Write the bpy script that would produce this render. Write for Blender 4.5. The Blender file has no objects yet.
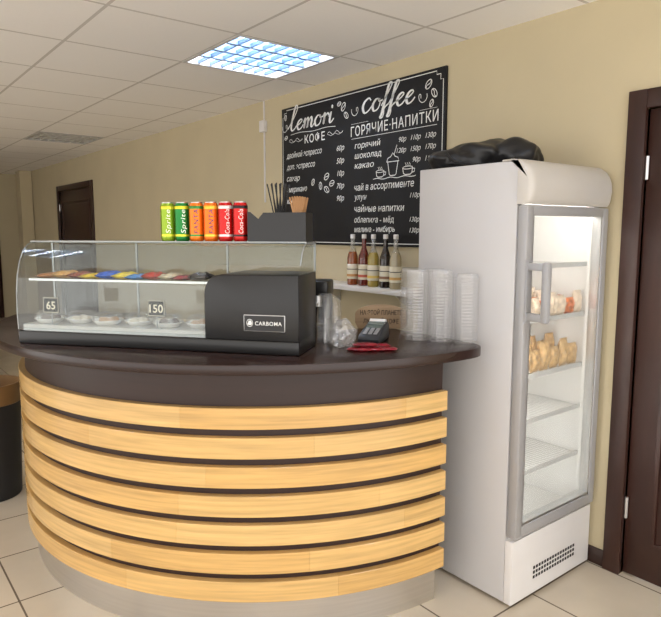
import bpy, bmesh, math, random
from mathutils import Vector, Matrix, noise
random.seed(4)
scene = bpy.context.scene
COL = scene.collection
R = math.radians

def C(r, g, b):
    def f(c):
        c /= 255.0
        return c/12.92 if c <= 0.04045 else ((c+0.055)/1.055)**2.4
    return (f(r), f(g), f(b), 1.0)

# ------------------------------------------------------------------ materials
def pmat(name, col, rough=.5, metal=0, var=.05, scale=8, stretch=(1, 1, 1), bump=0, emit=0, ecol=None, trans=0, coat=0, alpha=1):
    m = bpy.data.materials.new(name); m.use_nodes = True
    nt = m.node_tree; N = nt.nodes; L = nt.links
    p = N['Principled BSDF']
    p.inputs['Roughness'].default_value = rough
    p.inputs['Metallic'].default_value = metal
    p.inputs['Transmission Weight'].default_value = trans
    p.inputs['Coat Weight'].default_value = coat
    p.inputs['Alpha'].default_value = alpha
    tc = N.new('ShaderNodeTexCoord'); mp = N.new('ShaderNodeMapping')
    mp.inputs['Scale'].default_value = stretch
    nz = N.new('ShaderNodeTexNoise'); nz.inputs['Scale'].default_value = scale; nz.inputs['Detail'].default_value = 4
    mr = N.new('ShaderNodeMapRange')
    mr.inputs['From Min'].default_value = .3; mr.inputs['From Max'].default_value = .7
    mr.inputs['To Min'].default_value = 1-var; mr.inputs['To Max'].default_value = 1+var
    hs = N.new('ShaderNodeHueSaturation'); hs.inputs['Color'].default_value = col
    L.new(tc.outputs['Object'], mp.inputs['Vector']); L.new(mp.outputs['Vector'], nz.inputs['Vector'])
    L.new(nz.outputs['Fac'], mr.inputs['Value']); L.new(mr.outputs['Result'], hs.inputs['Value'])
    L.new(hs.outputs['Color'], p.inputs['Base Color'])
    if bump:
        bp = N.new('ShaderNodeBump'); bp.inputs['Strength'].default_value = bump; bp.inputs['Distance'].default_value = .01
        L.new(nz.outputs['Fac'], bp.inputs['Height']); L.new(bp.outputs['Normal'], p.inputs['Normal'])
    if emit:
        p.inputs['Emission Color'].default_value = ecol or col
        p.inputs['Emission Strength'].default_value = emit
    return m

def glassmat(name, tint=(.97, .985, .98, 1), rough=.02, base=.03, k=.7, milky=0, mcol=(.9, .9, .9, 1)):
    m = bpy.data.materials.new(name); m.use_nodes = True
    nt = m.node_tree; N = nt.nodes; L = nt.links
    N.remove(N['Principled BSDF']); out = N['Material Output']
    t = N.new('ShaderNodeBsdfTransparent'); t.inputs['Color'].default_value = tint
    g = N.new('ShaderNodeBsdfGlossy'); g.inputs['Roughness'].default_value = rough
    lw = N.new('ShaderNodeLayerWeight'); lw.inputs['Blend'].default_value = .5
    pw = N.new('ShaderNodeMath'); pw.operation = 'POWER'; pw.inputs[1].default_value = 5
    ml = N.new('ShaderNodeMath'); ml.operation = 'MULTIPLY_ADD'; ml.inputs[1].default_value = k; ml.inputs[2].default_value = base
    ml.use_clamp = True
    L.new(lw.outputs['Facing'], pw.inputs[0]); L.new(pw.outputs[0], ml.inputs[0])
    src = t.outputs[0]
    if milky:
        nz = N.new('ShaderNodeTexNoise'); nz.inputs['Scale'].default_value = 20
        mr = N.new('ShaderNodeMapRange'); mr.inputs['To Min'].default_value = milky*.85; mr.inputs['To Max'].default_value = milky*1.15
        L.new(nz.outputs['Fac'], mr.inputs['Value'])
        d = N.new('ShaderNodeBsdfDiffuse'); d.inputs['Color'].default_value = mcol
        m0 = N.new('ShaderNodeMixShader'); L.new(mr.outputs[0], m0.inputs[0])
        L.new(t.outputs[0], m0.inputs[1]); L.new(d.outputs[0], m0.inputs[2]); src = m0.outputs[0]
    mx = N.new('ShaderNodeMixShader')
    L.new(ml.outputs[0], mx.inputs[0])
    L.new(src, mx.inputs[1]); L.new(g.outputs[0], mx.inputs[2]); L.new(mx.outputs[0], out.inputs['Surface'])
    return m

def gridmat(name, size, off, lw, tile, line, rough=.5, var=.05, nscale=3, rot=0, bump=.3, tilevar=0.06, fine=0):
    m = bpy.data.materials.new(name); m.use_nodes = True
    nt = m.node_tree; N = nt.nodes; L = nt.links
    p = N['Principled BSDF']; p.inputs['Roughness'].default_value = rough
    tc = N.new('ShaderNodeTexCoord'); mp = N.new('ShaderNodeMapping')
    mp.inputs['Rotation'].default_value = (0, 0, rot)
    mp.inputs['Location'].default_value = (-off[0]/size, -off[1]/size, 0)
    mp.inputs['Scale'].default_value = (1/size, 1/size, 1)
    L.new(tc.outputs['Object'], mp.inputs['Vector'])
    sp = N.new('ShaderNodeSeparateXYZ'); L.new(mp.outputs[0], sp.inputs[0])
    def M(op, a, b=None):
        n = N.new('ShaderNodeMath'); n.operation = op
        for i, v in enumerate((a, b)):
            if v is None: continue
            if isinstance(v, (int, float)): n.inputs[i].default_value = v
            else: L.new(v, n.inputs[i])
        return n.outputs[0]
    ds = []
    for k in (0, 1):
        fr = M('FRACT', sp.outputs[k])
        ds.append(M('MINIMUM', fr, M('SUBTRACT', 1.0, fr)))
    d = M('MINIMUM', ds[0], ds[1])
    isline = M('LESS_THAN', d, lw/size/2)
    cb = N.new('ShaderNodeCombineXYZ')
    L.new(M('FLOOR', sp.outputs[0]), cb.inputs[0]); L.new(M('FLOOR', sp.outputs[1]), cb.inputs[1])
    wn = N.new('ShaderNodeTexWhiteNoise'); L.new(cb.outputs[0], wn.inputs['Vector'])
    nz = N.new('ShaderNodeTexNoise'); nz.inputs['Scale'].default_value = nscale; nz.inputs['Detail'].default_value = 6
    L.new(tc.outputs['Object'], nz.inputs['Vector'])
    v = M('ADD', M('MULTIPLY', wn.outputs['Value'], tilevar), M('MULTIPLY', nz.outputs['Fac'], var*2))
    v = M('ADD', v, 1-var-tilevar/2)
    hs = N.new('ShaderNodeHueSaturation'); hs.inputs['Color'].default_value = tile; L.new(v, hs.inputs['Value'])
    mx = N.new('ShaderNodeMix'); mx.data_type = 'RGBA'
    L.new(isline, mx.inputs[0]); L.new(hs.outputs[0], mx.inputs[6]); mx.inputs[7].default_value = line
    L.new(mx.outputs[2], p.inputs['Base Color'])
    bp = N.new('ShaderNodeBump'); bp.inputs['Strength'].default_value = bump; bp.inputs['Distance'].default_value = .004
    L.new(M('SUBTRACT', 1.0, isline), bp.inputs['Height']); L.new(bp.outputs[0], p.inputs['Normal'])
    return m

# ------------------------------------------------------------------ geometry builder
class B:
    def __init__(s): s.bm = bmesh.new()
    def add(s, t, mi=0, M=None):
        if M is not None: bmesh.ops.transform(t, matrix=M, verts=t.verts)
        if mi is not None:
            for f in t.faces: f.material_index = mi
        me = bpy.data.meshes.new('tmp'); t.to_mesh(me); t.free()
        s.bm.from_mesh(me); bpy.data.meshes.remove(me); return s
    def box(s, x0, x1, y0, y1, z0, z1, mi=0, bev=0, seg=2, M=None):
        t = bmesh.new(); bmesh.ops.create_cube(t, size=1)
        for v in t.verts:
            v.co = Vector((x0+(v.co.x+.5)*(x1-x0), y0+(v.co.y+.5)*(y1-y0), z0+(v.co.z+.5)*(z1-z0)))
        if bev: bmesh.ops.bevel(t, geom=list(t.edges), offset=bev, segments=seg, affect='EDGES', profile=.5)
        return s.add(t, mi, M)
    def lathe(s, prof, seg=24, mi=0, M=None, mis=None):
        t = bmesh.new(); rings = []
        for r, z in prof:
            if r < 1e-5: rings.append([t.verts.new((0, 0, z))])
            else: rings.append([t.verts.new((r*math.cos(2*math.pi*i/seg), r*math.sin(2*math.pi*i/seg), z)) for i in range(seg)])
        for k in range(len(rings)-1):
            a, b = rings[k], rings[k+1]
            for i in range(seg):
                j = (i+1) % seg
                if len(a) == 1 and len(b) == 1: continue
                if len(a) == 1: f = t.faces.new((a[0], b[j], b[i]))
                elif len(b) == 1: f = t.faces.new((a[i], a[j], b[0]))
                else: f = t.faces.new((a[i], a[j], b[j], b[i]))
                f.material_index = mis[k] if mis else mi
        bmesh.ops.recalc_face_normals(t, faces=t.faces)
        return s.add(t, None, M)
    def cyl(s, p0, p1, r, seg=12, mi=0, r2=None):
        p0 = Vector(p0); p1 = Vector(p1); d = p1-p0
        M = Matrix.Translation(p0) @ d.to_track_quat('Z', 'Y').to_matrix().to_4x4()
        h = d.length; r2 = r if r2 is None else r2
        return s.lathe([(0, 0), (r, 0), (r2, h), (0, h)], seg, mi, M)
    def tube(s, pts, r, seg=8, mi=0, closed=False):
        t = bmesh.new(); pts = [Vector(p) for p in pts]; n = len(pts); rings = []
        up = Vector((0, 0, 1))
        for i, p in enumerate(pts):
            if closed: d = pts[(i+1) % n]-pts[i-1]
            else: d = pts[min(i+1, n-1)]-pts[max(i-1, 0)]
            d.normalize()
            a = up.cross(d)
            if a.length < .05: a = Vector((1, 0, 0)).cross(d)
            a.normalize(); b = d.cross(a)
            rings.append([t.verts.new(p+a*r*math.cos(2*math.pi*k/seg)+b*r*math.sin(2*math.pi*k/seg)) for k in range(seg)])
        for i in range(n if closed else n-1):
            A, Bb = rings[i], rings[(i+1) % n]
            for k in range(seg):
                t.faces.new((A[k], A[(k+1) % seg], Bb[(k+1) % seg], Bb[k]))
        if not closed:
            t.faces.new(rings[0][::-1]); t.faces.new(rings[-1])
        bmesh.ops.recalc_face_normals(t, faces=t.faces)
        return s.add(t, mi)
    def prism(s, poly, h0, h1, axis='z', mi=0, bev=0, M=None):
        t = bmesh.new()
        def mk(p, h):
            if axis == 'z': return (p[0], p[1], h)
            if axis == 'x': return (h, p[0], p[1])
            return (p[0], h, p[1])
        a = [t.verts.new(mk(p, h0)) for p in poly]; b = [t.verts.new(mk(p, h1)) for p in poly]
        t.faces.new(a); t.faces.new(b)
        n = len(poly)
        for i in range(n): t.faces.new((a[i], a[(i+1) % n], b[(i+1) % n], b[i]))
        bmesh.ops.recalc_face_normals(t, faces=t.faces)
        if bev:
            es = [e for e in t.edges if (e.verts[0] in a) == (e.verts[1] in a)]
            bmesh.ops.bevel(t, geom=es, offset=bev, segments=2, affect='EDGES', profile=.5)
        return s.add(t, mi, M)
    def loft(s, rings, mi=0):
        t = bmesh.new(); V = [[t.verts.new(p) for p in r] for r in rings]; n = len(V[0])
        for i in range(len(V)-1):
            for k in range(n): t.faces.new((V[i][k], V[i][(k+1) % n], V[i+1][(k+1) % n], V[i+1][k]))
        t.faces.new(V[0]); t.faces.new(V[-1])
        bmesh.ops.recalc_face_normals(t, faces=t.faces)
        return s.add(t, mi)
    def sheet(s, prof, x0, x1, th, mi=0):
        n = len(prof); P = [Vector(p) for p in prof]; off = []
        for i in range(n):
            d = P[min(i+1, n-1)]-P[max(i-1, 0)]; d.normalize()
            off.append(P[i]+Vector((d.y, -d.x))*th)
        t = bmesh.new()
        for i in range(n-1):
            q = [P[i], P[i+1], off[i+1], off[i]]
            a = [t.verts.new((x0, v.x, v.y)) for v in q]; b = [t.verts.new((x1, v.x, v.y)) for v in q]
            t.faces.new((a[0], a[1], b[1], b[0])); t.faces.new((a[3], a[2], b[2], b[3]))
            if i == 0: t.faces.new((a[0], a[3], b[3], b[0]))
            if i == n-2: t.faces.new((a[1], a[2], b[2], b[1]))
            t.faces.new(a); t.faces.new(b)
        bmesh.ops.remove_doubles(t, verts=t.verts, dist=1e-5)
        bmesh.ops.recalc_face_normals(t, faces=t.faces)
        return s.add(t, mi)
    def arc(s, r0, r1, a0, a1, z0, z1, seg=64, mi=0, bev=0, c=(0, 0)):
        t = bmesh.new(); rings = []
        for i in range(seg+1):
            a = R(a0+(a1-a0)*i/seg); ca, sa = math.cos(a), math.sin(a)
            b = bev
            pr = [(r0, z0), (r1-b, z0), (r1, z0+b), (r1, z1-b), (r1-b, z1), (r0, z1)] if b else [(r0, z0), (r1, z0), (r1, z1), (r0, z1)]
            rings.append([t.verts.new((c[0]+r*ca, c[1]+r*sa, z)) for r, z in pr])
        m = len(rings[0])
        for i in range(seg):
            for k in range(m):
                t.faces.new((rings[i][k], rings[i][(k+1) % m], rings[i+1][(k+1) % m], rings[i+1][k]))
        t.faces.new(rings[0]); t.faces.new(rings[-1])
        bmesh.ops.recalc_face_normals(t, faces=t.faces)
        return s.add(t, mi)
    def ribbon(s, pts, w, z=0, mi=0, closed=False, cal=0):
        t = bmesh.new(); P = [Vector(p) for p in pts]; n = len(P); L = []
        for i in range(n):
            d = (P[(i+1) % n]-P[i-1]) if closed else (P[min(i+1, n-1)]-P[max(i-1, 0)])
            if d.length < 1e-6: d = Vector((1, 0))
            d.normalize()
            ww = w*(1-cal+cal*max(0, -d.y)**1.5) if cal else w
            q = Vector((-d.y, d.x))*ww/2
            L.append((t.verts.new((P[i].x+q.x, P[i].y+q.y, z)), t.verts.new((P[i].x-q.x, P[i].y-q.y, z))))
        for i in range(n if closed else n-1):
            a, b = L[i], L[(i+1) % n]
            t.faces.new((a[0], a[1], b[1], b[0]))
        bmesh.ops.recalc_face_normals(t, faces=t.faces)
        return s.add(t, mi)
    def pillow(s, lx, ly, h, mi=0, M=None, n=12, wr=.1, seed=0, crimp=.12):
        t = bmesh.new(); T = []; Bo = []
        for i in range(n+1):
            for j in range(n+1):
                u = -1+2*i/n; v = -1+2*j/n
                th = max(0, 1-abs(u)**4)**.7*max(0, 1-(abs(v)/(1-crimp*.6))**4 if abs(v) < (1-crimp*.6) else 0)**.7
                w = noise.noise(Vector((u*2.2+seed, v*2.2, seed)))*wr
                z = h/2*th*(1+w*2)
                x = u*lx/2; y = v*ly/2
                T.append(t.verts.new((x, y, h/2+z+.0006))); Bo.append(t.verts.new((x, y, h/2-h/2*th)))
        for i in range(n):
            for j in range(n):
                a = i*(n+1)+j; q = (a, a+n+1, a+n+2, a+1)
                t.faces.new([T[k] for k in q]); t.faces.new([Bo[k] for k in q][::-1])
        bmesh.ops.remove_doubles(t, verts=t.verts, dist=1e-5)
        return s.add(t, mi, M)
    def text(s, body, x, y, h=None, w=None, align='LEFT', shear=0, z=0, mi=0, off=0, fn=None, extr=0, rot=0, space=1):
        cu = bpy.data.curves.new('t', 'FONT'); cu.body = body; cu.size = 1; cu.shear = shear
        cu.resolution_u = 3; cu.offset = off; cu.extrude = extr; cu.space_character = space
        o = bpy.data.objects.new('t', cu); COL.objects.link(o)
        dg = bpy.context.evaluated_depsgraph_get(); dg.update()
        me = bpy.data.meshes.new_from_object(o.evaluated_get(dg))
        if len(me.vertices):
            xs = [v.co.x for v in me.vertices]
            sy = h if h else w/(max(xs)-min(xs)); sx = w/(max(xs)-min(xs)) if w else sy
            x0 = min(xs); W = (max(xs)-x0)*sx
            ox = - (W/2 if align == 'CENTER' else (W if align == 'RIGHT' else 0))
            t = bmesh.new(); t.from_mesh(me)
            if fn: bmesh.ops.triangulate(t, faces=t.faces)
            cr, sr = math.cos(rot), math.sin(rot)
            for v in t.verts:
                px = ox+(v.co.x-x0)*sx; py = v.co.y*sy
                v.co = Vector((x+px*cr-py*sr, y+px*sr+py*cr, z+v.co.z))
                if fn: v.co = fn(v.co)
            s.add(t, mi)
        bpy.data.objects.remove(o); bpy.data.curves.remove(cu); bpy.data.meshes.remove(me)
        return s
    def map(s, fn):
        for v in s.bm.verts: v.co = fn(v.co.copy())
        return s
    def obj(s, name, mats, parent=None, loc=(0, 0, 0), rot=(0, 0, 0), label=None, cat=None, group=None, kind=None, smooth=True, ang=35):
        me = bpy.data.meshes.new(name); s.bm.to_mesh(me); s.bm.free()
        if not isinstance(mats, (list, tuple)): mats = [mats]
        for m in mats: me.materials.append(m)
        if smooth:
            for p in me.polygons: p.use_smooth = True
            me.set_sharp_from_angle(angle=R(ang))
        o = bpy.data.objects.new(name, me); COL.objects.link(o)
        o.location = loc; o.rotation_euler = rot
        if parent: o.parent = parent
        tag(o, label, cat, group, kind)
        return o

def tag(o, label=None, cat=None, group=None, kind=None):
    if label: o['label'] = label
    if cat: o['category'] = cat
    if group: o['group'] = group
    if kind: o['kind'] = kind

def thing(name, label, cat, loc=(0, 0, 0), rot=(0, 0, 0), group=None, kind=None):
    e = bpy.data.objects.new(name, None); COL.objects.link(e); e.empty_display_size = .05
    e.location = loc; e.rotation_euler = rot; tag(e, label, cat, group, kind); return e

def dup(o, loc, rot=None, label=None, scale=None):
    n = o.copy(); COL.objects.link(n); n.location = loc
    if rot is not None: n.rotation_euler = rot
    if scale is not None: n.scale = scale
    if label: n['label'] = label
    def rec(src, dst):
        for c in list(src.children):
            k = c.copy(); COL.objects.link(k); k.parent = dst
            rec(c, k)
    rec(o, n)
    return n

def smoothline(pts, n=6):
    P = [Vector(p) for p in pts]; out = []
    for i in range(len(P)-1):
        p0 = P[max(i-1, 0)]; p1 = P[i]; p2 = P[i+1]; p3 = P[min(i+2, len(P)-1)]
        for k in range(n):
            t = k/n
            out.append(.5*((2*p1)+(p2-p0)*t+(2*p0-5*p1+4*p2-p3)*t*t+(3*p1-p0-3*p2+p3)*t*t*t))
    out.append(P[-1]); return out

# ------------------------------------------------------------------ palette
M_wall = pmat('wall_paint', C(200, 187, 155), .85, var=.03, scale=2.5)
M_wall2 = pmat('wall_paint_lower', C(156, 140, 116), .7, var=.03, scale=2.5)
M_ceil = gridmat('ceiling_tiles', .69, (1.755, 3.005), .018, C(254, 251, 248), C(212, 207, 202), .9, var=.02, nscale=60, bump=.4, tilevar=.02)
M_floor = gridmat('floor_tiles', .45, (.06, .13), .008, C(202, 189, 168), C(112, 100, 86), .2, var=.10, nscale=5, tilevar=.07)
M_brown = pmat('dark_brown_laminate', C(48, 30, 25), .42, var=.12, scale=3, stretch=(1, 1, 12))
M_top = pmat('worktop_laminate', C(46, 30, 27), .25, var=.1, scale=6)
M_woods = [pmat('maple_slat', C(*c), .26, var=.17, scale=2.2, stretch=(1.3, 1.3, 30), bump=.05, coat=.35) for c in ((216, 176, 112), (212, 170, 105), (219, 180, 117))]
M_steel = pmat('brushed_steel', C(215, 213, 211), .3, 1, var=.04, scale=3, stretch=(1, 1, 30))
M_alu = pmat('aluminium', C(215, 215, 215), .3, .9, var=.03)
M_trim = pmat('satin_grey_trim', C(165, 168, 168), .35, .6, var=.03)
M_door = pmat('door_veneer', C(52, 28, 21), .4, var=.18, scale=3, stretch=(8, 8, .8))
M_black = pmat('black_plastic', C(18, 17, 18), .3, var=.1)
M_blackm = pmat('black_matte', C(30, 29, 30), .6, var=.1)
M_white = pmat('white_enamel', C(226, 223, 221), .35, var=.02)
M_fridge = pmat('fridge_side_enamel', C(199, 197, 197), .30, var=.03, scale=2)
M_canopy = pmat('canopy_plastic', C(198, 193, 186), .4, var=.02)
M_dgrey = pmat('door_frame_grey', C(170, 169, 170), .38, .2, var=.03)
M_int = pmat('fridge_liner', C(240, 238, 235), .5, var=.02)
M_glass = glassmat('clear_glass', milky=.03, mcol=(.95, .96, 1, 1))
M_glass2 = glassmat('case_glass', (.945, .965, .96, 1), .02, .045, .7)
M_chalk = pmat('chalk_white', C(232, 232, 228), .9, var=.08, scale=60)
M_board = pmat('chalkboard_black', C(17, 17, 20), .75, var=.2, scale=3)
M_paper = pmat('cream_paper', C(230, 222, 200), .7)
M_slot = pmat('vent_slot_black', C(25, 25, 25), .8)

# ------------------------------------------------------------------ room
H = 2.63; WX = 2.78
HS = .345
lamps = [(2.1, 3.35, 1), (2.1, -.10, 1), (-.3, 3.35, 1), (-.3, -.10, 1), (.9, 1.45, 1), (2.1, 7.49, 0)]  # first and last in view; the rest are unseen fixtures added for light
b = B().box(-4.2, 2.95, -1.2, 13.0, -.1, 0); b.obj('floor', M_floor, label='beige ceramic tile floor with dark grout', kind='structure', smooth=False)
b = B()
xs = [-4.2, -.3-HS, -.3+HS, .9-HS, .9+HS, 2.1-HS, 2.1+HS, 2.95]
for i in range(len(xs)-1):
    x0, x1 = xs[i], xs[i+1]; y = -1.2
    for lx, ly, on in sorted([l for l in lamps if abs(l[0]-(x0+x1)/2) < .05 and x1-x0 > .6], key=lambda l: l[1]):
        b.box(x0, x1, y, ly-HS, H, H+.1); y = ly+HS
    b.box(x0, x1, y, 13.0, H, H+.1)
b.obj('ceiling', M_ceil, label='suspended ceiling of white mineral tiles', kind='structure', smooth=False)
b = B()
for y0, y1, z0, z1 in ((-1.2, .50, 0, H), (.50, 1.32, 2.12, H), (1.32, 8.75, 0, H), (8.75, 10.3, 2.2, H), (10.3, 12.8, 0, H)):
    b.box(WX, WX+.14, y0, y1, z0, z1)
b.obj('wall_right', M_wall, label='long beige painted wall', kind='structure', smooth=False)
b = B().box(-4.2, WX+.14, 12.8, 12.95, 0, H); b.obj('wall_back', M_wall, label='beige end wall of the hall', kind='structure', smooth=False)
b = B().box(-4.2, -4.05, 8.0, 12.8, 0, H); b.obj('unseen_wall_left', M_wall, label='unseen stretch of beige hall wall, placed to dim the far end', kind='structure', smooth=False)  # unseen partial wall, cut to length so only the far end dims
b = B().box(WX-.012, WX, 10.4, 12.8, 0, 1.25)
b.obj('trim_1', M_wall2, label='low painted dado on the end of the wall', kind='structure', smooth=False)
b = B().box(WX-.012, WX, 1.40, 8.67, 0, .08, bev=.003)
b.obj('baseboard_right', M_brown, label='low brown baseboard', kind='structure')
b = B().box(WX-.20, WX-.012, 11.9, 12.2, 0, H); b.obj('trim_2', M_wall, label='shallow beige pilaster on the wall', kind='structure', smooth=False)

def door(name, y0, y1, top, cas, hinge=True):
    e = thing(name, 'dark brown veneered door in a matching casing', 'door', (WX, 0, 0), kind='structure')
    b = B()
    b.box(-.022, .03, y1, y1+cas, 0, top+cas, bev=.004).box(-.022, .03, y0-cas, y0, 0, top+cas, bev=.004).box(-.021, .03, y0, y1, top, top+cas, bev=.004)
    b.box(.03, .10, y1-.0, y1+.02, 0, top)
    b.obj('door_frame', M_door, e)
    b = B().box(.008, .048, y0+.004, y1-.004, .012, top-.004, bev=.002)
    for z0, z1 in ((.18, .95), (1.07, top-.16)):
        for a, c_ in ((y0+.12, y1-.12),):
            b.box(-.001, .012, a, c_, z0, z0+.022, bev=.003).box(-.001, .012, a, c_, z1-.022, z1, bev=.003)
            b.box(-.0012, .012, a, a+.022, z0, z1, bev=.003).box(-.0012, .012, c_-.022, c_, z0, z1, bev=.003)
            b.box(.003, .014, a+.05, c_-.05, z0+.05, z1-.05, bev=.004)
    b.obj('door_leaf', M_door, e)
    for z in (.28, top-.3):
        B().cyl((.0, y1-.008, z), (.0, y1-.008, z+.10), .008, 10).obj('hinge', M_alu, e, label='small steel hinge')
    b = B().cyl((.008, y0+.07, 1.02), (-.05, y0+.07, 1.02), .01).cyl((-.05, y0+.06, 1.02), (-.05, y0+.19, 1.02), .009)
    b.obj('door_handle', M_alu, e, label='steel lever handle')
    return e
door('door_1', .50, 1.32, 2.12, .08)
door('door_2', 8.75, 10.3, 2.2, .08)
e = thing('door_3', 'dark brown door in the end wall', 'door', (1.95, 12.8, 0), kind='structure')
B().box(-.48, -.40, -.03, 0, 0, 2.12, bev=.004).box(.34, .42, -.03, 0, 0, 2.12, bev=.004).box(-.40, .34, -.03, 0, 2.04, 2.12, bev=.004).obj('door_frame', M_door, e)
B().box(-.398, .338, -.02, -.001, .01, 2.038, bev=.003).obj('door_leaf', M_door, e)

# ------------------------------------------------------------------ ceiling lights (recessed)
M_louv = pmat('louvre_lit_blue', C(110, 138, 172), .45, .2, var=.02)  # bluish look of the lit blades put into their colour
M_louv_off = pmat('louvre_unlit', C(225, 222, 214), .45, .2, var=.02)  # same blades in the switched-off fixture, coloured paler
M_lamp_on = pmat('light_tube_lit', C(225, 238, 255), .5, emit=32, ecol=(.97, .98, 1, 1))
M_refl = pmat('light_reflector_glow', C(140, 165, 195), .35, .3, emit=.5, ecol=(.55, .76, 1, 1))  # tube light bouncing off the plate put in as blue emission
M_lamp_off = pmat('light_reflector_unlit', C(80, 78, 74), .5)
M_rim = pmat('light_rim', C(200, 198, 196), .4)
def ceil_light(x, y, on=True):
    e = thing('ceiling_light', 'square recessed fluorescent ceiling light with mirrored louvre, ' + ('switched on' if on else 'switched off'), 'ceiling light', (x, y, H), group='louvred ceiling lights')
    s = HS-.002
    b = B()
    w_ = .020
    for q in ((-s, s, -s, -s+w_), (-s, s, s-w_, s), (-s, -s+w_, -s+w_, s-w_), (s-w_, s, -s+w_, s-w_)):
        b.box(q[0], q[1], q[2], q[3], -.005, .09)
    b.box(-s+w_, s-w_, -s+w_, s-w_, .082, .09, mi=1)
    b.obj('light_housing', [M_rim, M_refl if on else M_lamp_off], e, smooth=False)
    st = (s-w_)*2/4
    for i in range(4):
        yy = -st*1.5+st*i
        B().cyl((-s+.03, yy, .058), (s-.03, yy, .058), .011, 10).obj('light_tube', M_lamp_on if on else M_lamp_off, e)
    b = B()
    for i in range(3):
        c_ = -st+st*i
        b.prism([(c_-.013, 0), (c_+.013, 0), (c_+.002, .045), (c_-.002, .045)], -s+w_, s-w_, 'x')
    sx = (s-w_)*2/8
    for i in range(7):
        xx = -sx*3+sx*i
        b.box(xx-.005, xx+.005, -s+w_, s-w_, .0005, .022)
    b.obj('light_louvre', M_louv if on else M_louv_off, e, smooth=False)
for x, y, on in lamps: ceil_light(x, y, bool(on))

# ------------------------------------------------------------------ counter
CX, CY = 2.0, 3.05
e = thing('bar_counter', 'curved bar counter clad in light maple slats over dark brown', 'counter', (CX, CY, 0))
b = B().arc(1.30, 1.335, 150, 268, .15, 1.09, 90); b.obj('counter_body', M_brown, e)
b = B()
rs = random.Random(3)
for i in range(7):
    z = .154+.1157*i
    a = 150; k = i
    while a < 268:
        a2 = min(268, a+rs.uniform(24, 44))
        if 268-a2 < 8: a2 = 268
        b.arc(1.336, 1.365, a+.012, a2-.012, z+.009, z+.092, max(4, int((a2-a)*.8)), bev=.002, mi=k % 3)
        a = a2; k += rs.randint(1, 2)
b.obj('slat_cladding', M_woods, e, label='seven horizontal bent maple slats')
B().arc(1.295, 1.325, 150, 267.5, 0, .15, 90).obj('kick_plate', M_steel, e, label='stainless steel kick plate')
poly = [(1.475*math.cos(R(a)), 1.475*math.sin(R(a))) for a in [145+ (268.5-145)*i/70 for i in range(71)]]
poly += [(.0, -1.472), (.035, -1.462), (.062, -1.442), (.082, -1.41), (.09, -1.37), (.10, -.79)]
poly += [(.78*math.cos(R(a)), .78*math.sin(R(a))) for a in [272-(272-145)*i/60 for i in range(61)]]
B().prism(poly, 1.09, 1.13, bev=.006).obj('worktop', M_top, loc=(CX, CY, 0), label='curved dark brown laminate worktop on the bar counter', cat='worktop')

# ------------------------------------------------------------------ refrigerated case
CA = R(-51.7); CO = Vector((.573, 2.845, 1.1302))
CM = Matrix.Translation(CO) @ Matrix.Rotation(CA, 4, 'Z')
def CP(x, y, z): return CM @ Vector((x, y, z))
e = thing('display_case', 'countertop refrigerated display case with curved glass and black base', 'display case', CO, (0, 0, CA))
L = 1.23; D = .25; HT = .42; HX = .852
b = B().box(0, L, .0, D, 0, .055, bev=.008).box(.02, HX-.002, .012, D-.01, .055, .066, mi=1)
b.obj('case_base', [M_black, M_trim], e)
B().box(.015, HX-.002, .018, D-.012, .066, .080).obj('case_deck', pmat('deck_steel', C(196, 194, 190), .4, var=.03), e, label='pale enamelled deck')
b = B().prism([(HX, .055), (HX, .235), (HX+.006, .262), (HX+.020, .285), (HX+.042, .300), (HX+.07, .305), (L, .305), (L, .055)], -.006, D, 'y', bev=.005)
b.obj('compressor_housing', M_black, e, label='black housing panel at the end of the case')
B().box(1.014, 1.178, -.010, -.004, .092, .155, bev=.002).box(1.0165, 1.1755, -.0112, -.0095, .0945, .1525, mi=1).obj('badge_plate', [M_alu, M_black], e)
b = B().text('CARBOMA', 1.060, .116, h=.021, w=.106, off=.01, space=1.1)
b.ribbon([(1.039+.012*math.cos(2*math.pi*k/20), .124+.014*math.sin(2*math.pi*k/20)) for k in range(20)], .002, closed=True)
b.prism([(1.031, .117), (1.044, .115), (1.048, .120), (1.047, .128), (1.042, .134), (1.036, .132), (1.033, .133), (1.034, .127), (1.030, .122)], 0, .0003, 'z')
b.map(lambda v: Vector((v.x, -.0118-v.z, v.y)))
b.obj('badge_lettering', M_chalk, e, smooth=False)
prof = [(0.004, .06), (.001, .14), (.005, .22), (.015, .285), (.032, .34), (.056, .385), (.084, .41), (.11, .42)]
b = B().sheet(prof, .008, HX-.002, -.005).sheet([p for p in prof if p[1] > .3], HX, L-.005, -.005)
b.obj('curved_front_glass', M_glass2, e)
B().box(.0, L, .11, D, HT, HT+.005).obj('glass_top', M_glass2, e)
side = prof[:] + [(D, .42), (D, .06)]
B().prism(side, .0, .006, 'x').obj('end_glass', M_glass2, e)
side2 = [(.022, .306)]+[p for p in prof if p[1] > .31] + [(D, .42), (D, .306)]
B().prism(side2, L-.006, L, 'x').obj('end_glass', M_glass2, e)
b = B()
b.box(.0, L, .108, .114, HT+.003, HT+.008, bev=.001).box(0, L, D-.008, D, HT-.004, HT+.007, bev=.002)
b.tube([(.003, y, z) for y, z in prof], .0025, 6).tube([(L-.003, y, z) for y, z in prof if z >= .3], .0025, 6)
b.box(0, .005, .11, D, HT-.001, HT+.007).box(L-.005, L, .11, D, HT-.001, HT+.007)
b.box(0, .008, D-.008, D, .055, HT).box(L-.008, L, D-.008, D, .305, HT).box(HX-.009, HX-.002, D-.008, D, .055, HT).box(.42, .427, D-.008, D, .07, HT)
b.obj('case_trim', M_trim, e, label='aluminium edge trim')
B().box(.012, L-.012, D-.006, D-.003, .09, HT-.01).obj('rear_sliding_glass', glassmat('smoked_glass', (.78, .80, .80, 1), .02, .06, .7), e)
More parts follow.
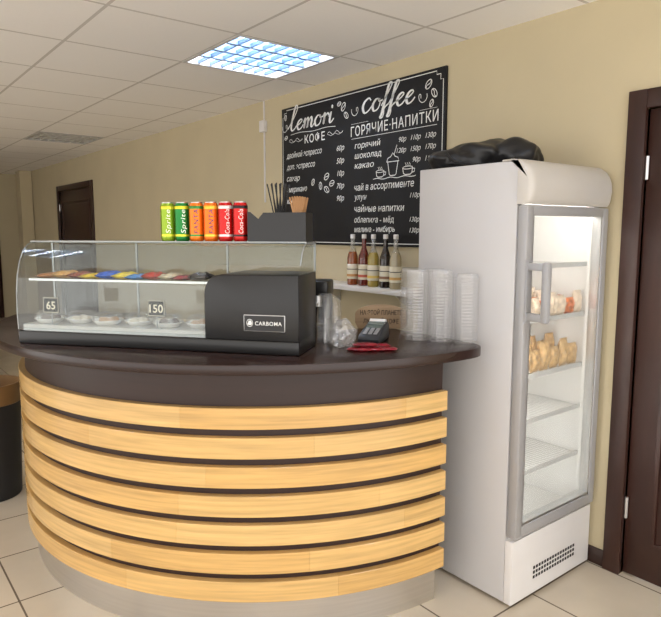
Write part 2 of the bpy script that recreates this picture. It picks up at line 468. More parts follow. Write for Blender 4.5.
b = B().box(.02, HX-.01, .065, D-.012, .262, .268).box(.02, HX-.01, .061, .066, .261, .270, mi=1)
for x in (.03, .42, HX-.02): b.box(x-.003, x+.003, .16, D-.012, .252, .262, mi=1)
b.obj('case_shelf', [M_glass2, M_alu], e, label='glass shelf with metal edge')

M_tray = pmat('tray_white', C(232, 229, 224), .35); M_choc = pmat('chocolate_cake', C(74, 46, 34), .6, var=.3, scale=40, bump=.5)
M_past = pmat('golden_pastry', C(196, 142, 78), .6, var=.25, scale=40, bump=.5); M_film = pmat('cream_filling', C(228, 214, 190), .5, var=.1, scale=30)
M_lid = glassmat('clear_lid', (.96, .97, .97, 1), .06, .12, .8, milky=.08)
te = None
for i in range(6):
    x = .085+.139*i; rot = (0, 0, CA+i*.3)
    p = CP(x, .10+.02*(i % 2), .0805)
    if te is None:
        te = thing('food_container', 'round white food container with a clear plastic lid', 'food container', p, rot, group='food containers in the display case')
        B().lathe([(0, 0), (.045, 0), (.060, .016), (.064, .018), (.062, .02), (.044, .005), (0, .005)], 28).obj('container_base', M_tray, te)
        B().lathe([(.063, .0195), (.058, .040), (.040, .050), (0, .052)], 28).obj('container_lid', M_lid, te, label='clear domed lid')
    else: dup(te, p, rot)
    mt = [M_choc, M_film, M_past, M_film, M_choc, M_past][i]
    for k in range(3):
        an = k*2.1+i
        q = p+Vector((.024*math.cos(an), .024*math.sin(an), .0055))
        bb = B(); bb.lathe([(0, 0), (.018, 0), (.022, .006), (.021, .016), (.013, .022), (0, .024)], 14)
        for v in bb.bm.verts: v.co *= 1+.18*noise.noise(v.co*60+Vector((i, k, 0)))
        bb.obj('pastry', mt, loc=q, label='small round pastry in a lidded container', cat='pastry', group='pastries in the display case')
M_card = pmat('card_black', C(12, 12, 12), .8, var=.05)
for x, t_ in ((.150, '65'), (.632, '150')):
    e = thing('price_card', 'black price card on a stand reading %s in pale lettering' % t_, 'price tag', CP(x, .022, .0805), (R(-2), 0, CA), group='price cards in the display case')
    w = .038; z0 = .050
    B().box(-w, w, -.002, .002, z0, z0+.066, bev=.001).obj('card', [M_card], e)
    B().cyl((0, .004, .002), (0, .004, z0+.02), .002, 8).box(-.02, .02, -.006, .012, 0, .003, bev=.001).obj('card_stand', M_trim, e)
    b = B(); b.ribbon([(-w+.003, z0+.003), (w-.003, z0+.003), (w-.003, z0+.063), (-w+.003, z0+.063)], .003, closed=True)
    b.text(t_, 0, z0+.016, h=.046, align='CENTER', off=.015).map(lambda v: Vector((v.x, -.0027, v.y)))
    b.obj('lettering', M_paper, e, smooth=False)
cols = [(190, 120, 60), (214, 160, 90), (150, 70, 44), (244, 204, 50), (40, 100, 210), (246, 220, 80), (80, 150, 220), (190, 60, 50), (228, 210, 180), (150, 30, 40), (60, 56, 60)]
for i, c_ in enumerate(cols):
    m = pmat('wrapper', C(*c_), .25, var=.4, scale=30)
    x = .066+.0705*i; yy = .140+.010*((i*7) % 3)
    b = B().pillow(.066, .13, .020+.005*((i*5) % 3), wr=.25, seed=i)
    b.obj('snack_pack', m, loc=CP(x, yy, .2685), rot=(0, 0, CA+random.uniform(-.03, .03)), label='flat foil-wrapped snack bar on the glass shelf', cat='snack', group='snack packs on the glass shelf')

# ------------------------------------------------------------------ cans
def can(pos, c1, c2, word, lab, tcol, rotz):
    mb = pmat('can_paint', c1, .22, .45, var=.05); mt = pmat('can_band', c2, .22, .45, var=.05)
    e = thing('soda_can', lab, 'drink can', pos, (0, 0, rotz), group='slim drink cans on the display case')
    r = .0295; h = .160
    B().lathe([(0, .004), (.02, .002), (.023, 0), (r, .010), (r, .022), (r, .030), (r, .132), (r, h-.016), (.0245, h-.004)], 36, mis=[0, 0, 0, 0, 1, 0, 1, 0]).obj('can_body', [mb, mt], e)
    B().lathe([(.0245, h-.004), (.0255, h), (.0235, h), (.0225, h-.004), (0, h-.004)], 28).box(-.008, .008, -.014, .006, h-.004, h-.002, bev=.0008).obj('can_lid', M_alu, e)
    rr = r+.0012
    def fn(v):
        a = -v.y/rr
        return Vector((rr*math.sin(a), -rr*math.cos(a), v.x))
    B().text(word, .034, -.009, h=.027, w=.096, off=.0, fn=fn, shear=.15, space=1.1).obj('can_lettering', pmat('can_ink', tcol, .5), e, smooth=False)
cs = [(C(140, 170, 40), C(220, 212, 60), 'Sprite', 'slim lime green drink can with white lettering', C(245, 245, 235)),
      (C(26, 124, 52), C(226, 214, 50), 'Sprite', 'slim green drink can with white lettering', C(245, 245, 235)),
      (C(232, 120, 24), C(60, 130, 60), 'FANTA', 'slim orange drink can with dark blue lettering', C(30, 40, 110)),
      (C(232, 112, 24), C(250, 190, 60), 'FANTA', 'slim orange drink can with dark blue lettering', C(30, 40, 110)),
      (C(190, 26, 24), C(225, 220, 215), 'Coca-Cola', 'slim red drink can with white lettering', C(245, 240, 235)),
      (C(196, 30, 26), C(40, 30, 30), 'Coca-Cola', 'slim red drink can with white lettering and black band', C(245, 240, 235))]
for i, c_ in enumerate(cs):
    can(CP(.626+.0635*i, .155, HT+.0052), c_[0], c_[1], c_[2], c_[3], c_[4], R(-24)+.12*math.sin(i*2))

# ------------------------------------------------------------------ organiser with stirrers
op = CP(.985, .122, HT+.0052)
e = thing('bar_organizer', 'black plastic bar organiser with open compartments on the display case', 'organizer', op, (0, 0, CA))
b = B()
def tubx(b, x0, x1, y0, y1, z1, t=.004):
    b.box(x0, x1, y0, y1, 0, .004)
    b.box(x0, x0+t, y0, y1, .004, z1).box(x1-t, x1, y0, y1, .004, z1).box(x0+t, x1-t, y0, y0+t, .004, z1).box(x0+t, x1-t, y1-t, y1, .004, z1)
tubx(b, 0, .075, 0, .11, .08); tubx(b, .075, .157, 0, .11, .115); tubx(b, .157, .238, 0, .11, .115)
b.prism([(0, .08), (.075, .08), (.075, .115), (.066, .115), (.045, .09), (.012, .118), (0, .118)], .0, .004, 'y')
b.obj('organizer_box', M_black, e)
M_straw = pmat('black_straw', C(20, 20, 22), .4); M_stir = pmat('birch_stirrer', C(168, 124, 80), .7, var=.2)
s0 = None
for i in range(14):
    ti = -.22+.44*i/13
    q = CP(.985+.116-ti*.055, .122+.014+.082*((i*5) % 14)/13, HT+.011)
    rt = (Matrix.Rotation(CA, 3, 'Z') @ Matrix.Rotation(ti, 3, 'Y')).to_euler()
    if s0 is None: s0 = B().cyl((0, 0, 0), (0, 0, .225), .0027, 8).obj('drinking_straw', M_straw, loc=q, rot=rt, label='thin black drinking straw standing in the organiser', cat='straw', group='black straws')
    else: dup(s0, q, rt)
s0 = None
for i in range(20):
    ti = -.24+.48*i/19
    q = CP(.985+.198-ti*.055, .122+.014+.082*((i*7) % 20)/19, HT+.011)
    rt = (Matrix.Rotation(CA, 3, 'Z') @ Matrix.Rotation(ti, 3, 'Y')).to_euler()
    if s0 is None: s0 = B().box(-.0032, .0032, -.0008, .0008, 0, .170, bev=.0006).cyl((0, -.0008, .170), (0, .0008, .170), .0032).obj('coffee_stirrer', M_stir, loc=q, rot=rt, label='flat wooden coffee stirrer standing in the organiser', cat='stirrer', group='wooden coffee stirrers')
    else: dup(s0, q, rt)

# ------------------------------------------------------------------ fridge
e = thing('display_fridge', 'tall white upright display fridge with a glass door', 'fridge', (2.13, 1.46, 0))
FW = .62; FD = .575
b = B()
b.box(0, .035, .045, FD, .018, 1.875, bev=.004).box(FW-.035, FW, .045, FD, .018, 1.875, bev=.004).box(.035, FW-.035, FD-.03, FD, .018, 1.875)
b.box(.035, FW-.035, .045, FD-.03, .26, .30).box(.035, FW-.035, .045, FD-.03, 1.70, 1.873).box(.035, FW-.035, .10, FD-.03, .05, .09)
for x in (.0355, FW-.0365): b.box(x, x+.001, .05, FD-.03, .301, 1.699, mi=1)
b.box(.037, FW-.037, FD-.032, FD-.0305, .301, 1.699, mi=1).box(.037, FW-.037, .05, FD-.033, .3005, .303, mi=1)
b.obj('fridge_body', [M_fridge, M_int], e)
prof2 = [(.0445, 1.705), (-.002, 1.705), (-.012, 1.715), (-.020, 1.74), (-.024, 1.775), (-.020, 1.81), (-.008, 1.84), (.012, 1.864), (.04, 1.880), (.08, 1.886), (.12, 1.886), (.12, 1.8755), (.0445, 1.8755)]
rings = []
for x, k in ((-.004, .25), (-.001, .55), (.006, .78), (.018, .93), (.035, 1), (FW-.035, 1), (FW-.018, .93), (FW-.006, .78), (FW+.001, .55), (FW+.004, .25)):
    rr_ = []
    for y, z in prof2:
        yy = .0445+(y-.0445)*(.55+.45*k) if y < .0445 else y
        zz = z-(1-k)*.010*(1 if z > 1.83 and z != 1.8755 else 0)
        rr_.append((x, yy, max(zz, 1.8756) if y >= .0445 and z > 1.876 else zz))
    rings.append(rr_)
B().loft(rings).obj('canopy', M_canopy, e, label='rounded beige light canopy')
B().prism([(.008, .018), (.008, .300), (.044, .300), (.044, .018)], 0, FW, 'x', bev=.003).obj('kick_panel', M_white, e)
b = B()
for r_ in range(3):
    for k in range(16):
        x = .16+.021*k
        b.box(x, x+.013, .0065, .0085, .085+.022*r_, .098+.022*r_)
b.obj('vent_grille', M_slot, e, label='rows of black ventilation slots')
for x, y in ((.07, .12), (FW-.07, .12), (.07, FD-.08), (FW-.07, FD-.08)):
    B().cyl((x, y, 0), (x, y, .05), .018, 14).obj('foot', M_blackm, e)
d = bpy.data.objects.new('door', None); COL.objects.link(d); d.parent = e
Z0, Z1 = .315, 1.70
b = B()
b.box(0, .046, -.005, .04, Z0, Z1, bev=.006).box(FW-.044, FW, -.005, .04, Z0, Z1, bev=.006)
b.box(.042, FW-.040, -.0045, .04, Z0, Z0+.050, bev=.005).box(.042, FW-.040, -.0045, .04, Z1-.040, Z1, bev=.005)
b.box(.044, .054, .0, .042, Z0+.05, Z1-.04, mi=1).box(FW-.054, FW-.044, .0, .042, Z0+.05, Z1-.04, mi=1).box(.046, FW-.044, .0, .042, Z0+.048, Z0+.060, mi=1)
b.obj('door_frame', [M_dgrey, M_alu], d)
B().box(.050, FW-.050, .012, .017, Z0+.055, Z1-.045).obj('door_glass', M_glass, d)
b = B()
b.box(.0, .03, -.085, -.004, 1.445, 1.475, bev=.006).box(.0, .03, -.085, -.004, 1.245, 1.275, bev=.006)
b.box(-.002, .032, -.105, -.075, 1.240, 1.480, bev=.010).box(-.002, .034, -.014, -.003, 1.235, 1.485, bev=.003)
b.obj('handle', pmat('handle_grey', C(160, 160, 162), .4), d, label='grey C-shaped pull handle')
shz = (.55, .78, .98, 1.22, 1.45)
M_wire = pmat('shelf_wire', C(205, 203, 200), .4)
for z in shz:
    b = B()
    b.tube([(.045, .075, z), (FW-.045, .075, z)], .004, 6).tube([(.045, FD-.05, z), (FW-.045, FD-.05, z)], .004, 6)
    b.tube([(.045, .075, z), (.045, FD-.05, z)], .003, 6).tube([(FW-.045, .075, z), (FW-.045, FD-.05, z)], .003, 6)
    for k in range(22):
        x = .06+.0235*k
        b.box(x-.0014, x+.0014, .075, FD-.05, z-.0014, z+.0014)
    b.box(.04, FW-.04, .066, .070, z-.010, z+.010)
    b.obj('fridge_shelf', M_wire, e, label='white wire shelf')
M_lstrip = pmat('fridge_lamp_lit', C(255, 250, 245), .5, emit=24, ecol=(1, .96, .90, 1))
B().cyl((.06, .070, 1.685), (FW-.06, .070, 1.685), .010, 10).obj('light_tube', M_lstrip, e, label='lit tube under the canopy')
B().cyl((.048, .060, .36), (.048, .060, 1.66), .007, 10).obj('light_tube', pmat('fridge_fill_glow', C(255, 250, 245), .5, emit=36, ecol=(1, .97, .93, 1)), e, label='added upright glow tube beside the door, brightening the interior')  # added fill glow for the interior, hidden behind the left door stile

def P_f(x, y, z): return Vector((2.13+x, 1.46+y, z))
m1 = pmat('orange_wrapper', C(214, 120, 66), .35, var=.7, scale=45); m2 = pmat('bread_bag', C(206, 168, 116), .35, var=.4, scale=40)
m3 = pmat('white_wrapper', C(232, 210, 186), .35, var=.3, scale=45)
def pack(x, y, z, m, lab, sx, sz, r=0, s=0, th=.035):
    b = B().pillow(sx, sz, th, wr=.3, seed=s, M=Matrix.Translation((0, th/2, sz/2)) @ Matrix.Rotation(R(90), 4, 'X'))
    b.obj('food_pack', m, loc=P_f(x, y, z), rot=(0, 0, r), label=lab, cat='packaged food', group='packaged food in the fridge')
for row in range(4):
    for i in range(8):
        k = (i*2+row) % 3
        m_ = (m1, m3, m3)[k]
        pack(.076+.066*i, .085+.10*row, 1.2245, m_, 'small orange printed wrapped pastry on a fridge shelf' if k == 0 else 'small pale wrapped pastry on a fridge shelf', .060, (.075, .09, .105)[(i*2+row) % 3], .1*((i % 3)-1), i+row*7)
for row in range(3):
    for i in range(7):
        pack(.080+.074*i, .09+.12*row, .9845, m2, 'upright tan wrapped sandwich on a fridge shelf', .064, .10+.03*((i+row) % 2), .06*((i % 3)-1), i+5+row*9)

# black bag on the fridge
b = B()
random.seed(11)
for cx, cy, rx, ry, h in ((-.16, .0, .12, .09, .09), (-.03, .01, .15, .12, .125), (.10, -.01, .13, .11, .13), (.17, .0, .07, .08, .09), (-.09, -.05, .13, .06, .07), (.05, .04, .14, .08, .135)):
    t = bmesh.new(); bmesh.ops.create_icosphere(t, subdivisions=4, radius=1)
    for v in t.verts:
        n = v.co.copy()
        fold = math.sin(n.x*5+n.y*3+cx*20+2.5*noise.noise(n*1.5+Vector((cx*9, 0, 0))))
        k = 1+.16*noise.noise(n*1.8+Vector((cx*30, 0, 0)))+.06*fold
        v.co = Vector((cx+n.x*rx*k, cy+n.y*ry*k, max(0.002, h*.5+n.z*h*.58*k)))
    b.add(t, 0)
bagm = pmat('black_nylon', C(20, 20, 23), .38, var=.2, scale=5, bump=.25)
be = thing('bag', 'folded black fabric bag lying on top of the fridge', 'bag', (2.385, 1.845, 1.876), (0, 0, R(-43)))
ob = b.obj('bag_body', bagm, be)
md = ob.modifiers.new('r', 'REMESH'); md.mode = 'VOXEL'; md.voxel_size = .007; md.use_smooth_shade = True
md = ob.modifiers.new('s', 'SMOOTH'); md.factor = .5; md.iterations = 6
tx = [(-.20, -.06, .07), (-.17, -.11, .03), (-.08, -.135, .012), (.02, -.13, .012), (.09, -.12, .04), (.10, -.08, .10)]
B().tube(smoothline(tx), .007, 8).obj('bag_strap', bagm, be)

# ------------------------------------------------------------------ chalkboard
BY, BZ = 4.10, 1.50; BW, BH = 1.65, 1.02
e = thing('chalkboard', 'large black menu chalkboard with white chalk lettering on the wall', 'menu board', (WX, BY, BZ))
tow = lambda v: Vector((-.0005-v.z, -v.x, v.y))
B().box(0, BW, 0, BH, 0, .018, bev=.002).map(tow).obj('board_panel', M_board, e)
b = B(); Zt = .0195
jr = random.Random(5)
def tx_(s_, x, y, h, w=None, al='LEFT', sh=0, off=0, rot=0, space=1):
    b.text(s_, x, y, h=h, w=w, align=al, shear=sh, z=Zt, off=off, rot=rot+jr.uniform(-.012, .012), space=space)
def border(m, w):
    q = .05
    pts = [(m+q, m), (BW-m-q, m), (BW-m-q, m+q*.4), (BW-m-q*.4, m+q*.4), (BW-m-q*.4, m+q), (BW-m, m+q), (BW-m, BH-m-q), (BW-m-q*.4, BH-m-q), (BW-m-q*.4, BH-m-q*.4), (BW-m-q, BH-m-q*.4), (BW-m-q, BH-m), (m+q, BH-m), (m+q, BH-m-q*.4), (m+q*.4, BH-m-q*.4), (m+q*.4, BH-m-q), (m, BH-m-q), (m, m+q), (m+q*.4, m+q), (m+q*.4, m+q*.4), (m+q, m+q*.4)]
    b.ribbon(pts, w, Zt, closed=True)
border(.018, .005)
G = {'e': ([(0, .35), (.35, .55), (.62, .85), (.45, 1.0), (.2, .8), (.12, .4), (.35, 0), (.65, .1), (.85, .4)], .82),
     'l': ([(-.1, .2), (.35, 1.0), (.62, 1.8), (.5, 2.1), (.35, 1.9), (.25, 1.0), (.25, .3), (.42, 0), (.65, .15), (.8, .4)], .78),
     'o': ([(.6, .95), (.3, .95), (.1, .5), (.3, .02), (.65, .1), (.78, .55), (.6, .97), (.7, .75), (1.0, .8)], .95),
     'm': ([(0, .6), (.15, 1.0), (.2, .6), (.2, 0), (.25, .6), (.45, 1.0), (.58, .7), (.58, 0), (.65, .6), (.85, 1.0), (1.0, .7), (1.0, .2), (1.15, 0), (1.35, .3)], 1.3),
     'r': ([(0, .8), (.15, 1.05), (.2, .6), (.2, 0), (.25, .6), (.45, .98), (.65, .8)], .68),
     'i': ([(0, .6), (.15, 1.0), (.15, .3), (.3, 0), (.6, .35)], .55),
     'c': ([(.7, .8), (.5, 1.0), (.2, .8), (.12, .4), (.35, 0), (.65, .1), (.9, .45)], .85),
     'f': ([(0, .3), (.35, 1.1), (.62, 1.9), (.5, 2.1), (.35, 1.9), (.28, 1.0), (.2, -.3), (.12, -.65), (.3, -.7), (.38, -.4), (.35, .05), (.7, .4)], .65)}
def script(word, x, y, xh, w, shear=.30, lw=.022, first=1.2):
    adv = sum(G[c][1]*(first if i == 0 else 1) for i, c in enumerate(word)); sx = w/adv; cx = 0
    for i, c in enumerate(word):
        k = first if i == 0 else 1
        pts = smoothline([((cx+p[0]*k)*sx+shear*p[1]*k*xh+x, y+p[1]*k*xh) for p in G[c][0]], 5)
        b.ribbon(pts, lw, Zt, cal=.58)
        if c == 'i':
            px, py = (cx+.2)*sx+shear*1.5*xh+x, y+1.5*xh
            b.prism([(px+.011*math.cos(t), py+.013*math.sin(t)) for t in [j*math.pi/4 for j in range(8)]], Zt, Zt+.0003, 'z')
        cx += G[c][1]*k
script('lemori', .09, .845, .070, .54)
script('coffee', .92, .858, .072, .48)
for sg, x0, y0 in ((-1, .10, .87), (1, 1.42, .87), (-1, .92, .88)):
    b.ribbon(smoothline([(x0+sg*(.02+.035*k*.2)+sg*.02*math.cos(k*.9), y0+.025*math.sin(k*.9)) for k in range(9)], 4), .0045, Zt)
b.ribbon(smoothline([(.12, .816), (.25, .822), (.40, .813), (.55, .820), (.66, .813)]), .004, Zt)
tx_('КОФЕ', .42, .736, .080, .24, 'CENTER', off=.008, space=1.15)
tx_('ГОРЯЧИЕ·НАПИТКИ', .825, .722, .088, .775, off=.006, space=1.12)
b.ribbon([(.83, .706), (1.59, .706)], .003, Zt); b.ribbon([(.83, .802), (1.0, .802)], .002, Zt); b.ribbon([(1.45, .802), (1.59, .802)], .002, Zt)
for x0, x1 in ((.10, .27), (.57, .74)):
    b.ribbon([(x0+(x1-x0)*k/16, .772+.012*math.sin(k*.8)) for k in range(17)], .003, Zt)
    b.ribbon([(x0+(x1-x0)*k/16, .762+.006*math.cos(k*.8)) for k in range(17)], .0025, Zt)
left = [('двойной эспрессо', '60р', .44), ('доп. эспрессо', '50р', .36), ('сахар', '10р', .17), ('американо', '70р', .26), ('капучино', '90р', .24)]
for i, (t_, p_, w_) in enumerate(left):
    y = .645-.085*i
    tx_(t_, .065, y, .058, w_, sh=.3, off=.002); tx_(p_, .755, y, .052, al='RIGHT', sh=.3, off=.002)
right = [('горячий', .64, .25), ('шоколад', .575, .26), ('какао', .51, .19), ('чай в ассортименте', .365, .55), ('улун', .305, .12), ('чайные напитки', .225, .47), ('облепиха - мёд', .155, .38), ('малина - имбирь', .09, .39)]
for t_, y, w_ in right:
    tx_(t_, .865, y, .062 if w_ > .4 else .054, w_, sh=.15, off=.003)
for y, l in ((.64, ('90р', '110р', '130р')), (.575, ('120р', '150р', '170р')), (.51, ('', '90р', '110р')), (.30, ('', '110р', '')), (.155, ('', '130р', '150р')), (.09, ('', '130р', '150р'))):
    for k, t_ in enumerate(l):
        if t_: tx_(t_, 1.345+.12*k, y, .042, al='RIGHT', sh=.3, off=.0)
def bean(x, y, r, a):
    pts = [(x+r*math.cos(t)*math.cos(a)-r*.62*math.sin(t)*math.sin(a), y+r*math.cos(t)*math.sin(a)+r*.62*math.sin(t)*math.cos(a)) for t in [k*math.pi/8 for k in range(16)]]
    b.ribbon(pts, .005, Zt, closed=True)
    b.ribbon([(x+r*(k/4-1)*math.cos(a)-.2*r*math.sin(k*.8)*math.sin(a), y+r*(k/4-1)*math.sin(a)+.2*r*math.sin(k*.8)*math.cos(a)) for k in range(9)], .005, Zt)
for q in ((1.52, .94, .030, .8), (1.565, .885, .028, 2.2), (1.545, .83, .022, 1.2), (.745, .93, .030, 1), (.775, .87, .026, 2.4), (.70, .955, .02, 0.2), (.06, .80, .02, .4), (.055, .95, .02, 1.4),
          (.56, .48, .03, .6), (.49, .42, .026, 1.7), (.56, .39, .03, 2.6), (.62, .43, .028, .4), (.40, .45, .024, 1.1)): bean(*q)
def cup(x, y, s_, tall=1):
    b.ribbon([(x-.5*s_, y+.6*s_*tall), (x-.42*s_, y+.1*s_), (x-.25*s_, y), (x+.25*s_, y), (x+.42*s_, y+.1*s_), (x+.5*s_, y+.6*s_*tall)], .005, Zt)
    b.ribbon([(x+.5*s_*math.cos(k*math.pi/8), y+.6*s_*tall+.1*s_*math.sin(k*math.pi/8)) for k in range(16)], .004, Zt, closed=True)
    b.ribbon([(x+.47*s_, y+.5*s_*tall), (x+.7*s_, y+.48*s_*tall), (x+.66*s_, y+.2*s_*tall), (x+.42*s_, y+.15*s_*tall)], .005, Zt)
    for k in (-1, 0, 1):
        b.ribbon([(x+k*.2*s_+.05*s_*math.sin(j), y+.75*s_*tall+j*.05*s_) for j in range(6)], .0035, Zt)
cup(1.115, .44, .075, .8)
b.ribbon([(1.185, .525), (1.20, .450), (1.21, .443), (1.25, .443), (1.26, .450), (1.275, .525)], .005, Zt)
b.ribbon([(1.175, .528), (1.185, .550), (1.21, .558), (1.23, .58), (1.25, .558), (1.275, .550), (1.285, .528), (1.175, .528)], .005, Zt)
b.ribbon([(1.24, .565), (1.265, .625)], .005, Zt)
cup(1.36, .44, .085, .8)
b.ribbon([(1.05+.02*k, .430+.004*math.sin(k)) for k in range(20)], .004, Zt)
b.map(tow)
b.obj('chalk_lettering', M_chalk, e, smooth=False)

e = thing('junction_box', 'small white electrical junction box with cable duct on the wall', 'junction box', (WX, 4.37, 2.43))
B().box(-.035, 0, -.035, .035, -.045, .045, bev=.005).obj('box_cover', M_white, e)
B().box(-.012, 0, -.006, .006, -.60, -.045, bev=.002).box(-.012, 0, -.006, .006, .045, .2, bev=.002).obj('cable_duct', M_white, e)

# ------------------------------------------------------------------ wall shelf + syrup bottles
e = thing('wall_shelf', 'white wall shelf holding syrup bottles', 'shelf', (WX, 0, 1.25))
B().box(-.22, -.0005, 2.50, 3.62, -.03, 0, bev=.002).obj('shelf_board', M_white, e)
for y in (2.7, 3.4): B().prism([(-.001, -.03), (-.16, -.03), (-.001, -.14)], y, y+.012, 'y').obj('shelf_bracket', M_alu, e)
cfg = [(3.115, (176, 96, 50), 'amber'), (3.015, (128, 44, 36), 'dark red'), (2.915, (206, 184, 96), 'golden yellow'), (2.815, (44, 28, 24), 'dark brown'), (2.715, (214, 200, 164), 'pale amber')]
M_neck = glassmat('bottle_clear_glass', (.86, .86, .82, 1), .05, .10, .8, milky=.12)
for i, (y, c_, nm) in enumerate(cfg):
    e = thing('syrup_bottle', 'glass bottle of %s syrup with paper label on the shelf' % nm, 'bottle', (2.645+.01*(i % 2), y, 1.2502), (0, 0, R(50)), group='syrup bottles on the wall shelf')
    g = pmat('syrup', C(*c_), .08, trans=.45, var=.08, coat=.8)
    B().lathe([(0, .004), (.032, 0), (.0365, .006), (.0365, .165), (.035, .185), (.025, .215), (.0145, .245), (.0135, .290), (.015, .292), (.015, .303), (0, .303)], 24, mis=[0]*5+[0 if i % 2 else 1]*5).obj('bottle_glass', [g, M_neck], e)
    B().lathe([(.037, .04), (.0374, .041), (.0374, .135), (.037, .136)], 24).lathe([(.0378, .055), (.0378, .071)], 24, mi=1).lathe([(.0378, .10), (.0378, .105)], 24, mi=2).obj('label_paper', [M_paper, pmat('label_band', C(*[(206, 150, 90), (190, 90, 70), (236, 206, 110), (150, 110, 80), (214, 170, 100)][i]), .6), M_blackm], e)
    B().lathe([(0, .328), (.013, .328), (.0155, .324), (.0155, .301)], 18).obj('cap', M_white, e)

# ------------------------------------------------------------------ plastic tub stacks
M_cup = glassmat('frosted_plastic', (.98, .98, .98, 1), .12, .07, .7, milky=.13, mcol=(.90, .885, .87, 1))
def lidstack_mesh(n, r):
    b = B()
    for k in range(n):
        z = .0135*k
        b.lathe([(r*.88, z+.013), (r*.90, z+.006), (r*.985, z+.005), (r, z+.003), (r*.985, z)], 26)
    z = .0135*n; b.lathe([(0, z+.008), (r*.80, z+.008), (r*.86, z), (r*.9, z-.006)], 26)
    return b
for (x, y, n, r) in ((2.077, 1.700, 21, .0515), (2.012, 1.782, 22, .0515), (1.962, 1.876, 22, .0515), (2.070, 1.880, 22, .0515), (2.030, 1.980, 22, .0515)):
    lidstack_mesh(n, r).obj('cup_stack', M_cup, loc=(x, y, 1.1302), label='dense stack of translucent plastic tubs beside the fridge', cat='stack of cups', group='plastic tub stacks on the worktop')
M_clear = glassmat('clear_plastic', (.98, .98, .98, 1), .06, .08, .8, milky=.06)
def cupstack_mesh(n, r=.043):
    b = B()
    for k in range(n):
        z = .012*k
        b.lathe([(r*.70, z+.1), (r*.74, z+.098), (r*.96, z+.004), (r, z+.003), (r, z), (r*.94, z)], 22) if k in (0, n-1) else b.lathe([(r*.93, z+.016), (r*.96, z+.004), (r, z+.003), (r, z), (r*.94, z)], 22)
    z = .012*(n-1)+.1; b.lathe([(0, z), (r*.70, z)], 22)
    return b
for (x, y, n, s_) in ((1.60, 2.06, 10, .038), (1.685, 2.11, 8, .038)):
    cupstack_mesh(n, s_).obj('cup_stack', M_clear, loc=(x, y, 1.1302), label='stack of clear plastic cups next to the display case', cat='stack of cups', group='clear cup stacks on the worktop')
t = bmesh.new(); bmesh.ops.create_icosphere(t, subdivisions=4, radius=1)
for v in t.verts:
    n = v.co.copy(); k = 1+.25*noise.noise(n*2.6+Vector((7, 0, 0)))+.16*abs(noise.noise(n*5))
    v.co = Vector((n.x*.058*k*(1-.25*max(0, n.z)), n.y*.05*k*(1-.25*max(0, n.z)), max(.0, .052+n.z*.06*k)))
B().add(t, 0).obj('plastic_bag', glassmat('clear_film', (.98, .98, .98, 1), .1, .12, .9, milky=.14), loc=(1.60, 1.945, 1.1302), label='crumpled clear plastic bag lying on the worktop', cat='bag')

# ------------------------------------------------------------------ card terminal
e = thing('card_terminal', 'dark card payment terminal with keypad lying on the worktop', 'payment terminal', (1.785, 1.96, 1.1302), (0, 0, R(35)))
e.scale = (1.15, 1.15, 1.15)
b = B().prism([(-.09, 0), (-.095, .02), (-.08, .035), (.03, .055), (.08, .062), (.095, .05), (.095, 0)], -.04, .04, 'y', bev=.006)
b.obj('terminal_body', pmat('terminal_dark', C(38, 39, 43), .4), e)
sl = Matrix.Translation((-.08, 0, .0355)) @ Matrix.Rotation(-math.atan2(.02, .11), 4, 'Y')
b = B()
for i in range(4):
    for j in range(3):
        b.box(.006+.017*i, .018+.017*i, -.028+.02*j, -.014+.02*j, 0, .004, bev=.001, M=sl)
b.obj('keypad', pmat('key_grey', C(150, 150, 152), .5), e)
B().box(.08, .105, -.028, .028, 0, .0015, M=sl).box(.11, .15, -.03, .03, .0, .006, bev=.002, M=sl).obj('screen', pmat('screen_grey', C(110, 120, 116), .2), e)
B().lathe([(.012, -.03), (.018, -.03), (.018, .03), (.012, .03), (.012, -.03)], 18, M=Matrix.Translation((.07, 0, .056)) @ Matrix.Rotation(R(90), 4, 'X')).obj('paper_roll', M_white, e)

mr_ = pmat('red_wrapper', C(120, 14, 28), .3, var=.6, scale=50)
for i, (x, y, z, r_) in enumerate(((1.585, 1.825, 1.1302, -52), (1.630, 1.800, 1.1302, -52), (1.612, 1.820, 1.1465, -40), (1.675, 1.775, 1.1302, -52), (1.70, 1.84, 1.1302, -20))):
    B().pillow(.10, .036, .014, wr=.2, seed=i).obj('snack_bar', mr_, loc=(x, y, z), rot=(0, 0, R(r_)), label='red wrapped snack bar in a small pile on the worktop', cat='snack bar', group='red snack bars')

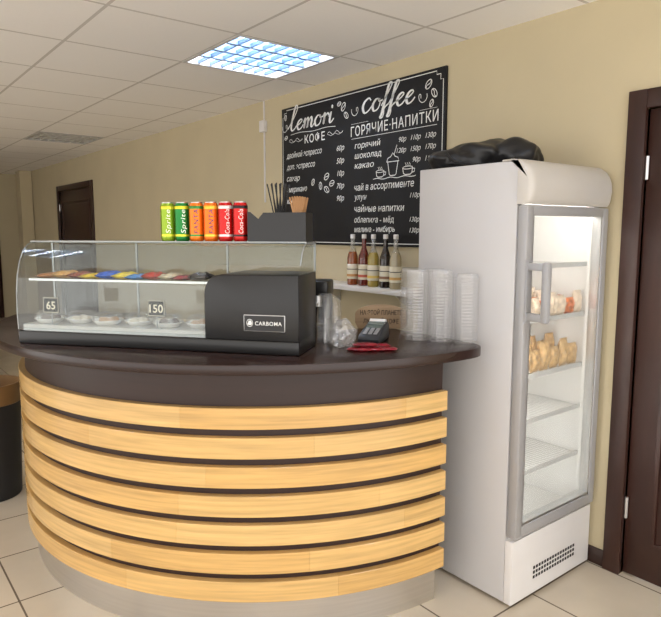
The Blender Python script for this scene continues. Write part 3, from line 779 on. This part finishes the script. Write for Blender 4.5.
# wooden sign plaque
e = thing('table_sign', 'small arched wooden sign with dark lettering standing on the worktop', 'sign', (2.04, 2.19, 1.1302), (0, 0, R(-42)))
pl = [(-.110, 0), (.110, 0), (.125, .030)]+[(.125*math.cos(math.pi*k/14), .070+.048*math.sin(math.pi*k/14)) for k in range(15)]+[(-.125, .030)]
B().prism(pl, 0, .008, 'y', bev=.001).box(-.03, .03, .004, .04, 0, .006).obj('sign_board', pmat('pale_wood_board', C(166, 138, 106), .6, var=.15, stretch=(1, 1, 10)), e)
b = B().text('НА ЭТОЙ ПЛАНЕТЕ', 0, .068, h=.030, w=.20, align='CENTER', off=.015).text('ЛУЧШИЙ КОФЕ', 0, .026, h=.030, w=.17, align='CENTER', off=.015)
b.map(lambda v: Vector((v.x, -.0012, v.y)))
b.obj('lettering', pmat('dark_brown_ink', C(40, 24, 16), .7), e, smooth=False)

# coffee grinder behind the case
e = thing('coffee_grinder', 'black coffee grinder standing behind the display case', 'coffee grinder', (1.78, 2.34, 1.1302), (0, 0, R(-50)))
B().box(-.06, .06, -.09, .08, 0, .03, bev=.008).box(-.05, .05, .0, .08, .03, .22, bev=.01).box(-.055, .055, -.07, .08, .17, .24, bev=.012).obj('grinder_body', M_black, e)
B().cyl((0, -.04, .12), (0, -.04, .17), .022, 16).box(-.01, .01, -.12, -.04, .125, .14, bev=.003).obj('dosing_chute', M_alu, e)

# ------------------------------------------------------------------ bin
e = thing('waste_bin', 'dark round waste bin with a brown band standing on the floor', 'bin', (.64, 4.15, 0))
B().lathe([(0, 0), (.16, 0), (.165, .01), (.188, .60), (.18, .60), (.155, .015), (0, .015)], 32).obj('bin_body', M_blackm, e)
B().lathe([(.188, .58), (.194, .585), (.196, .70), (.186, .70), (.18, .585)], 32).obj('bin_rim', pmat('brown_band', C(122, 90, 52), .5), e)

# ------------------------------------------------------------------ world, camera
w = bpy.data.worlds.new('World'); scene.world = w; w.use_nodes = True
bg = w.node_tree.nodes['Background']; bg.inputs[0].default_value = (1, .965, .925, 1); bg.inputs[1].default_value = 2.4
cam = bpy.data.cameras.new('camera'); co = bpy.data.objects.new('camera', cam); COL.objects.link(co)
co.location = (0, 0, 1.6); co.rotation_euler = (R(90-7.1), 0, R(-38.3))
cam.sensor_width = 36; cam.lens = 36*624/661; cam.clip_start = .02
scene.camera = co
scene.view_settings.view_transform = 'Standard'
scene.view_settings.look = 'None'
